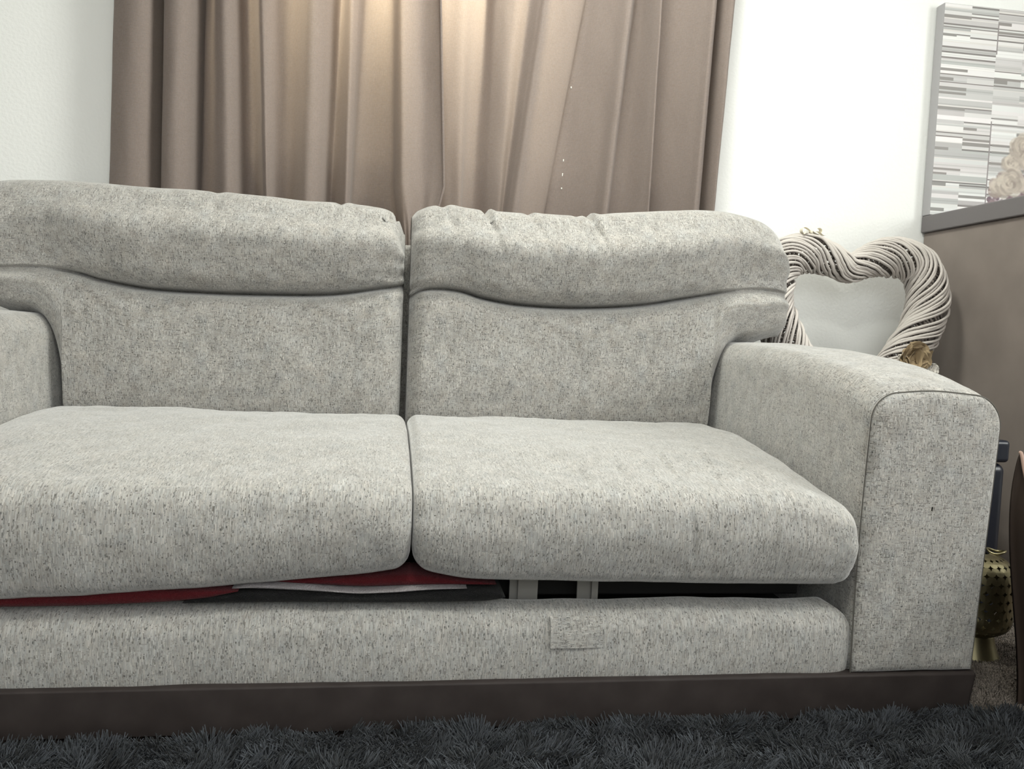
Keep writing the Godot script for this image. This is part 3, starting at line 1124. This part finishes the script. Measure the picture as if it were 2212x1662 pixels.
# ---------------------------------------------------------------- rug
func rug() -> void:
	var o := thing("rug", "dark blue grey shaggy rug along the front of the sofa", "rug", Vector3(0.10, FLOOR, 0.7))
	var g := Geo.new()
	g.box(Vector3(2.10, 0.008, 1.30), Vector3(0.10, FLOOR + 0.004, 0.70), 0.003, 2)
	part("backing", g, M.backing, o)
	g = Geo.new()
	var r2 := RandomNumberGenerator.new()
	r2.seed = 5
	for k in 10:
		var a := r2.randf_range(-0.9, 0.9)
		var lean := r2.randf_range(0.010, 0.026)
		var root := Vector3(r2.randf_range(-0.006, 0.006), 0, r2.randf_range(-0.006, 0.006))
		var path := PackedVector3Array()
		var b := a + r2.randf_range(-0.9, 0.9)
		for i in 5:
			var t := i / 4.0
			path.append(root + Vector3(cos(a) * lean * t, 0.036 * t * (1.0 - 0.22 * t), sin(a) * lean * t) + Vector3(cos(b), 0, sin(b)) * 0.010 * t * t)
		g.tube(path, 0.0017, 4, false, 0.35)
	var mm := MultiMesh.new()
	mm.transform_format = MultiMesh.TRANSFORM_3D
	mm.use_colors = true
	mm.mesh = g.mesh()
	var spots := []
	for i in 21000:
		var p := Vector3(rng.randf_range(-0.93, 1.14), FLOOR + 0.004, 0.0)
		var e := 0.062 - 0.030 * smoothstep(-0.5, 0.05, p.x) - 0.004 * smoothstep(0.4, 0.9, p.x)
		p.z = e + (1.33 - e) * pow(rng.randf(), 2.2)
		spots.append(p)
	mm.instance_count = spots.size()
	var sway := FastNoiseLite.new()
	sway.seed = 12
	sway.frequency = 1.0
	for i in spots.size():
		var p: Vector3 = spots[i]
		var lx := sway.get_noise_2d(p.x * 9.0, p.z * 9.0) * 0.8
		var lz := sway.get_noise_2d(p.x * 9.0 + 50.0, p.z * 9.0) * 0.8
		var bs := Basis(Vector3.BACK, lx + rng.randf_range(-0.3, 0.3)) * Basis(Vector3.RIGHT, lz + rng.randf_range(-0.3, 0.3)) * Basis(Vector3.UP, sway.get_noise_2d(p.x * 7.0 + 20.0, p.z * 7.0) * 7.0 + rng.randf_range(-0.8, 0.8))
		mm.set_instance_transform(i, Transform3D(bs.scaled(Vector3.ONE * rng.randf_range(0.75, 1.15)), p))
		var s := rng.randf_range(0.010, 0.078) * (1.0 + 0.7 * sway.get_noise_2d(p.x * 12.0, p.z * 12.0 + 90.0))
		mm.set_instance_color(i, Color(s * 0.86, s * 0.96, s * 1.14))
	var m := MultiMeshInstance3D.new()
	m.name = "pile"
	m.multimesh = mm
	m.material_override = M.rug
	m.position = -o.position
	m.set_meta("kind", "stuff")
	o.add_child(m, true)


# ---------------------------------------------------------------- wicker heart
func heart() -> void:
	# the middle line in (x, y); the wreath leans back, its plane z = -0.70 - 0.25 y
	var half := [Vector2(1.309, 0.884), Vector2(1.345, 0.898), Vector2(1.385, 0.912), Vector2(1.451, 0.924), Vector2(1.524, 0.902), Vector2(1.553, 0.829), Vector2(1.529, 0.733), Vector2(1.458, 0.635), Vector2(1.370, 0.555)]
	var keys := half.duplicate()
	keys.append(Vector2(1.268, 0.500))
	for i in range(half.size() - 1, 0, -1):
		keys.append(Vector2((1.309 - (0.889 - half[i].y) * 0.114) * 1.92 - half[i].x * 0.92, half[i].y - 0.004))
	var c := spline2(keys, 14, true)
	var n := c.size()
	var plane := func(y: float) -> float: return -0.70 - 0.25 * y
	var back := Vector3(0, 0.243, 0.970)
	var o := thing("wicker_heart", "whitewashed twisted willow heart wreath standing behind the right arm", "wreath", Vector3(1.268, 0.452, -0.81))
	# length along the heart
	var len := PackedFloat32Array([0.0])
	for i in n:
		len.append(len[i] + c[i].distance_to(c[(i + 1) % n]))
	var total := len[n]
	var strands := 25
	for k in strands + 12:
		var core := k >= strands
		var ph := TAU * k / strands + rng.randf_range(-0.13, 0.13)
		if core:
			ph = TAU * (k - strands) / 12.0
		var twist := TAU * 4.0 / total if not core else -TAU * 9.0 / total
		var rr := rng.randf_range(0.90, 1.04)
		var path := PackedVector3Array()
		for i in n:
			var d := (c[(i + 1) % n] - c[(i - 1 + n) % n]).normalized()
			var out := Vector2(-d.y, d.x)
			var s := len[i]
			# thick at the lobes and sides, thin at the cusp and the tip
			var rad := 0.057 - 0.019 * bell(minf(s, total - s), 0.09) - 0.012 * bell(s - total / 2.0, 0.12)
			rad *= rr * (0.74 if core else 1.0)
			var a := ph + twist * s
			var wb := wob.get_noise_2d(s * 160.0, k * 13.0) * 0.0035
			var yy: float = c[i].y
			path.append(Vector3(c[i].x, yy, plane.call(yy)) + (Vector3(out.x, out.y, -0.25 * out.y) * cos(a) + back * sin(a)) * (rad + wb))
		var g := Geo.new()
		g.tube(path, rng.randf_range(0.0030, 0.0046) if not core else 0.003, 7, true)
		part("core_strand" if core else "strand", g, M.core if core else M.willow, o)
	# burlap rose with lace leaves on the lower right limb, cream bow on the left lobe
	rose(o, "burlap_rose", Vector3(1.446, 0.636, -0.795), 0.050, M.burlap, "tan burlap rose", 14)
	rose(o, "lace_leaf", Vector3(1.502, 0.606, -0.79), 0.020, M.lace, "white lace trim", 6)
	rose(o, "lace_leaf", Vector3(1.415, 0.634, -0.80), 0.018, M.lace, "white lace trim", 6)
	var bow := part("cream_bow", Geo_bow(Vector3(1.180, 0.981, -0.915)), M.ribbon, o, "cream ribbon bow")
	bow.position = -o.position


func Geo_bow(at: Vector3) -> Geo:
	var g := Geo.new()
	for s in [-1.0, 1.0]:
		var p := PackedVector3Array()
		var t := PackedVector2Array()
		for i in 15:
			var u := i / 14.0
			for j in 4:
				var w := (j / 3.0 - 0.5) * (0.010 + 0.008 * sin(PI * u))
				p.append(at + Vector3(s * 0.030 * sin(PI * u), 0.010 * sin(TAU * u) + 0.004 * u, w))
				t.append(Vector2(u, j))
		g.grid(p, t, 15, 4, false, false)
		p = PackedVector3Array()
		t = PackedVector2Array()
		for i in 8:
			var u := i / 7.0
			for j in 3:
				p.append(at + Vector3(s * (0.012 + 0.022 * u), -0.010 * u + 0.003 * sin(u * 6.0), (j / 2.0 - 0.5) * 0.012 + 0.02 * u))
				t.append(Vector2(u, j))
		g.grid(p, t, 8, 3, false, false)
	g.box(Vector3(0.010, 0.010, 0.012), at, 0.004)
	return g


func rose(o: Node3D, called: String, at: Vector3, r: float, m: Material, label: String, petals: int) -> void:
	var g := Geo.new()
	for k in petals:
		var a := k * 2.4
		var rad := r * (0.15 + 0.85 * sqrt((k + 0.5) / petals))
		var side := Vector3(cos(a), sin(a), 0)
		var tan_ := Vector3(-sin(a), cos(a), 0)
		var p := PackedVector3Array()
		var t := PackedVector2Array()
		for i in 6:
			var u := i / 5.0
			for j in 7:
				var w := (j / 6.0 - 0.5) * 2.0
				var up := 0.55 * r * (1.0 - 0.6 * rad / r)
				var ruffle := r * 0.12 * sin(w * 5.0 + k * 1.7) * u + wob.get_noise_2d(w * 90.0 + k * 40.0, u * 90.0) * r * 0.25
				p.append(at + side * (rad * (0.25 + 0.75 * u) - 0.25 * r * w * w * u) + tan_ * w * r * 0.62 * sqrt(maxf(0.0, u * (1.35 - 0.45 * u))) + Vector3(0, 0, up * u + ruffle))
				t.append(Vector2(u, w))
		g.grid(p, t, 6, 7, false, false)
	g.box(Vector3(r, r, r * 0.5), at - Vector3(0, 0, r * 0.25), r * 0.24)
	var q := part(called, g, m, o, label)
	q.position = -o.position


# ---------------------------------------------------------------- things on the right
func canvas_print() -> Image:
	var w := 1200
	var h := 880
	var im := Image.create(w, h, false, Image.FORMAT_RGB8)
	im.fill(Color(0.86, 0.85, 0.84))
	var r := RandomNumberGenerator.new()
	r.seed = 41
	# ledge stone: blocks of four columns of thin slabs, with thin dark joints
	var xw := [0, 118, 236, 354, 480, 600, 720, 840, 960, 1080, 1200]
	var y := 0
	while y < h:
		var bh := r.randi_range(11, 24)
		var x := 0
		while x < w:
			var bw: int = [118, 236, 236, 118, 236][r.randi() % 5]
			var yy := y + r.randi_range(-5, 5)
			var tone := r.randf_range(0.70, 0.94)
			var pink := r.randf_range(-0.006, 0.012)
			im.fill_rect(Rect2i(x, yy, bw, bh + 2), Color(tone + pink, tone - pink * 0.4, tone))
			if r.randf() < 0.6:
				im.fill_rect(Rect2i(x, yy + r.randi_range(3, bh - 4), bw, r.randi_range(2, 6)), Color(tone - 0.06 + pink, tone - 0.06, tone - 0.06))
			if r.randf() < 0.34:
				im.fill_rect(Rect2i(x, yy, bw, r.randi_range(4, 7)), Color(0.50 + pink, 0.485, 0.48))
			if r.randf() < 0.16:
				im.fill_rect(Rect2i(x, yy, bw / 2, r.randi_range(9, 15)), Color(0.56 + pink, 0.55, 0.545))
			x += bw
		y += bh
	for k in [[236, 60, 130], [236, 470, 410], [590, 0, 880]]:
		im.fill_rect(Rect2i(k[0], k[1], 5, k[2]), Color(0.56, 0.53, 0.535))
	# a bunch of pale roses over dark foliage in front of the stone
	for i in 900:
		var cx := r.randf_range(215, 1130)
		var cy := r.randf_range(690, 880)
		if cx < 235.0 + (880 - cy) * 0.25:
			continue
		disc(im, cx, cy, r.randf_range(5, 17), Color(0.36, 0.27, 0.32).lerp(Color(0.60, 0.53, 0.54), r.randf()), 0.8)
	for i in 26:
		var cx := r.randf_range(330, 1060)
		var cy := r.randf_range(520, 760)
		if i == 0:
			cx = 345.0
			cy = 640.0
		if i == 1:
			cx = 300.0
			cy = 745.0
		var rr := r.randf_range(44, 70)
		for k in 46:
			var an := k * 2.4 + r.randf() * 0.6
			var q := rr * (1.0 - k / 50.0)
			disc(im, cx + cos(an) * q * 0.62, cy + sin(an) * q * 0.55, q * 0.50, Color(0.83, 0.79, 0.74).lerp(Color(0.57, 0.52, 0.49), pow(r.randf(), 1.6)), 0.6)
	var soft := im.get_region(Rect2i(190, 440, 1010, 440))
	soft.resize(202, 88, Image.INTERPOLATE_LANCZOS)
	soft.resize(1010, 440, Image.INTERPOLATE_CUBIC)
	im.blit_rect(soft.get_region(Rect2i(60, 0, 950, 440)), Rect2i(0, 0, 950, 440), Vector2i(250, 440))
	return im


func disc(im: Image, cx: float, cy: float, r: float, c: Color, a: float) -> void:
	for y in range(maxi(0, int(cy - r)), mini(im.get_height(), int(cy + r) + 1)):
		var half := sqrt(maxf(0.0, r * r - (y - cy) * (y - cy)))
		var x0 := maxi(0, int(cx - half))
		var x1 := mini(im.get_width(), int(cx + half))
		if x1 > x0:
			im.fill_rect(Rect2i(x0, y, x1 - x0, 1), c.lerp(im.get_pixel((x0 + x1) / 2, y), 1.0 - a))


func right_side() -> void:
	var cx0 := 1.644
	# cabinet
	var o := thing("cabinet", "tall taupe cabinet with a darker grey top, standing against the wall behind the arm", "cabinet", Vector3(2.1, FLOOR, -0.78))
	var g := Geo.new()
	g.box(Vector3(0.92, 1.045, 0.625), Vector3(cx0 + 0.012 + 0.46, FLOOR + 0.5225, WALL + 0.003 + 0.3125), 0.004)
	part("body", g, M.taupe, o)
	g = Geo.new()
	g.box(Vector3(0.95, 0.052, 0.65), Vector3(cx0 + 0.475, 1.051, WALL + 0.003 + 0.325), 0.004)
	part("top", g, M.taupe_top, o, "dark grey cabinet top")
	for k in 2:
		g = Geo.new()
		g.box(Vector3(0.44, 0.92, 0.02), Vector3(cx0 + 0.012 + 0.235 + 0.455 * k, FLOOR + 0.51, WALL + 0.641), 0.004)
		var d := part("door", g, M.taupe, o)
		g = Geo.new()
		g.tube(PackedVector3Array([Vector3(cx0 + 0.43 + 0.09 * k, 0.45, WALL + 0.662), Vector3(cx0 + 0.43 + 0.09 * k, 0.60, WALL + 0.662)]), 0.006, 10)
		part("handle", g, M.gold, d)
	# canvas picture on the cabinet
	var y0 := 1.0775
	var y1 := 1.722
	var wd := 0.94
	o = thing("canvas_picture", "large deep-edged canvas print of pale stacked stone and roses, standing on the cabinet", "picture", Vector3(cx0 + wd / 2.0, y0, WALL + 0.02))
	g = Geo.new()
	g.box(Vector3(wd, y1 - y0, 0.038), Vector3(cx0 + wd / 2.0, (y0 + y1) / 2.0, WALL + 0.021), 0.003)
	part("stretched_canvas", g, M.canvas_side, o)
	g = Geo.new()
	var zf := WALL + 0.0403
	var p := PackedVector3Array([Vector3(cx0 + 0.002, y0 + 0.002, zf), Vector3(cx0 + 0.002, y1 - 0.002, zf), Vector3(cx0 + wd - 0.002, y0 + 0.002, zf), Vector3(cx0 + wd - 0.002, y1 - 0.002, zf)])
	g.grid(p, PackedVector2Array([Vector2(0, 1), Vector2(0, 0), Vector2(1, 1), Vector2(1, 0)]), 2, 2, false, false)
	if g.n[0].z < 0:
		orient_front(g)
	var pm := mat(Color.WHITE, 0.5)
	pm.albedo_texture = tex(canvas_print())
	part("print", g, pm, o)
	# navy storage box behind the arm
	o = thing("storage_box", "dark navy plastic storage box with a lid, between sofa arm and cabinet", "storage box", Vector3(1.33, FLOOR, -0.72))
	g = Geo.new()
	g.box(Vector3(0.330, 0.41, 0.52), Vector3(1.322, FLOOR + 0.205, -0.72), 0.02, 6)
	part("tub", g, M.navy, o)
	g = Geo.new()
	g.box(Vector3(0.335, 0.054, 0.526), Vector3(1.322, 0.4205, -0.72), 0.010, 4)
	part("lid", g, M.navy, o)
	lantern()
	# brown leather seat at the edge of the frame
	o = thing("leather_chair", "dark brown leather chair side with pale piping, cut off by the picture's right edge", "chair", Vector3(1.45, FLOOR, 0.2))
	var outline := spline2([Vector2(-0.055, FLOOR), Vector2(-0.06, 0.12), Vector2(-0.056, 0.28), Vector2(-0.046, 0.42), Vector2(-0.032, 0.476), Vector2(-0.016, 0.44), Vector2(0.010, 0.385), Vector2(0.07, 0.345), Vector2(0.30, 0.32), Vector2(0.50, 0.31), Vector2(0.54, 0.27), Vector2(0.545, 0.10), Vector2(0.54, FLOOR)], 6, false)
	var rings := []
	for q in [[1.164, 0.012], [1.157, 0.004], [1.155, 0.0], [1.75, 0.0], [1.756, 0.006], [1.758, 0.014]]:
		var ring := PackedVector3Array()
		for k in outline:
			var c := Vector2(0.24, 0.15)
			var d := k - c
			var f: Vector2 = c + d * (1.0 - q[1] / maxf(0.05, d.length()))
			var lean := 0.054 * (1.0 - smoothstep(0.0, 0.42, k.y))
			ring.append(Vector3(q[0] + lean, maxf(FLOOR, f.y), f.x))
		rings.append(ring)
	g = Geo.new()
	g.loft(rings)
	part("side", g, M.brown, o)
	var path := PackedVector3Array()
	for k in range(24, 56):
		path.append(Vector3(1.154, outline[k].y, outline[k].x))
	g = Geo.new()
	g.tube(path, 0.0032, 8)
	part("piping", g, M.piping, o, "pale piping along the top edge")


func lantern() -> void:
	var at := Vector3(1.306, FLOOR, -0.305)
	var o := thing("lantern", "brass coloured metal lantern pierced with little star holes, on the carpet beside the arm", "lantern", at)
	var prof := [Vector2(0.020, 0.236), Vector2(0.040, 0.231), Vector2(0.058, 0.220), Vector2(0.068, 0.204), Vector2(0.072, 0.184), Vector2(0.073, 0.160), Vector2(0.073, 0.136), Vector2(0.073, 0.112), Vector2(0.073, 0.092), Vector2(0.068, 0.076), Vector2(0.055, 0.064), Vector2(0.040, 0.056)]
	var c := spline2(prof, 6, false)
	var len := PackedFloat32Array([0.0])
	for i in c.size() - 1:
		len.append(len[i] + c[i].distance_to(c[i + 1]))
	var total := len[c.size() - 1]
	var at_len := func(s: float) -> Vector2:
		for i in c.size() - 1:
			if s <= len[i + 1]:
				return c[i].lerp(c[i + 1], (s - len[i]) / (len[i + 1] - len[i]))
		return c[c.size() - 1]
	var rows := 12
	var cols := 22
	var g := Geo.new()
	for layer in 2:
		for i in rows:
			for j in cols:
				var off := 0.5 if i % 2 else 0.0
				var pt := func(u: float, w: float) -> Vector3:
					var q: Vector2 = at_len.call(total * (i + w) / rows)
					var a := TAU * (j + u + off) / cols
					var rr := q.x - 0.0012 * layer
					return at + Vector3(cos(a) * rr, q.y, sin(a) * rr)
				var mid: Vector3 = pt.call(0.5, 0.5)
				var outw := Vector3(mid.x - at.x, 0.02, mid.z - at.z) * (1.0 if layer == 0 else -1.0)
				var solid: bool = i == 0 or i == rows - 1
				var ou := [[0, 0], [0.5, 0], [1, 0], [1, 0.5], [1, 1], [0.5, 1], [0, 1], [0, 0.5]]
				var star := [[0.38, 0.38], [0.5, 0.14], [0.62, 0.38], [0.86, 0.5], [0.62, 0.62], [0.5, 0.86], [0.38, 0.62], [0.14, 0.5]]
				for k in 8:
					var k2 := (k + 1) % 8
					var A: Vector3 = pt.call(ou[k][0], ou[k][1])
					var B: Vector3 = pt.call(ou[k2][0], ou[k2][1])
					if solid:
						g.tri(A, B, mid, outw)
						continue
					var C: Vector3 = pt.call(star[k][0], star[k][1])
					var D: Vector3 = pt.call(star[k2][0], star[k2][1])
					g.tri(A, B, C, outw)
					g.tri(B, D, C, outw)
	part("pierced_body", g, M.gold, o)
	g = Geo.new()
	g.lathe(PackedVector2Array([Vector2(0.0, 0.058), Vector2(0.040, 0.058), Vector2(0.041, 0.054), Vector2(0.044, 0.036), Vector2(0.052, 0.012), Vector2(0.056, 0.003), Vector2(0.055, 0.0), Vector2(0.0, 0.0)]), at, 40)
	part("foot", g, M.gold, o)
	g = Geo.new()
	var path := PackedVector3Array()
	for i in 24:
		var a := TAU * i / 24.0
		path.append(at + Vector3(0.040 + 0.018 * cos(a), 0.238 + 0.003 * sin(a * 2.0), 0.018 * sin(a)))
	g.tube(path, 0.0028, 8, true)
	part("ring_handle", g, M.gold, o)


func ceiling_lamp(at: Vector3, energy: float, label: String) -> void:
	var o := thing("ceiling_lamp", label, "lamp", at, "flush ceiling lamps")
	var g := Geo.new()
	g.lathe(PackedVector2Array([Vector2(0.0, -0.09), Vector2(0.10, -0.085), Vector2(0.17, -0.06), Vector2(0.19, -0.03), Vector2(0.19, -0.012), Vector2(0.0, -0.012)]), at, 40)
	part("shade", g, M.lamp, o)
	g = Geo.new()
	g.lathe(PackedVector2Array([Vector2(0.0, -0.012), Vector2(0.205, -0.012), Vector2(0.205, 0.0), Vector2(0.0, 0.0)]), at, 40)
	part("base", g, M.trim, o)
	var l := AreaLight3D.new()
	l.name = numbered("ceiling_lamp_light")
	l.area_size = Vector2(0.34, 0.34)
	l.light_energy = energy
	l.light_color = Color(0.975, 0.98, 0.935)
	l.shadow_enabled = true
	add_child(l)
	l.look_at_from_position(at + Vector3(0, -0.10, 0), at + Vector3(0, -1, 0), Vector3.RIGHT)


func _ready() -> void:
	rng.seed = 20240611
	wob.seed = 4
	wob.noise_type = FastNoiseLite.TYPE_SIMPLEX_SMOOTH
	wob.frequency = 0.1
	wob.fractal_octaves = 2
	lights()
	materials()
	room()
	ceiling_lamp(Vector3(0.45, 2.42, -0.40), 2.2, "round flush ceiling lamp close to the curtained wall")
	ceiling_lamp(Vector3(0.0, 2.42, 1.30), 1.9, "round flush ceiling lamp added in the middle of the room as fill")  # second lamp, out of view, added for fill from above
	sofa_all()
	curtains()
	right_side()
	heart()
	blanket()
	rug()
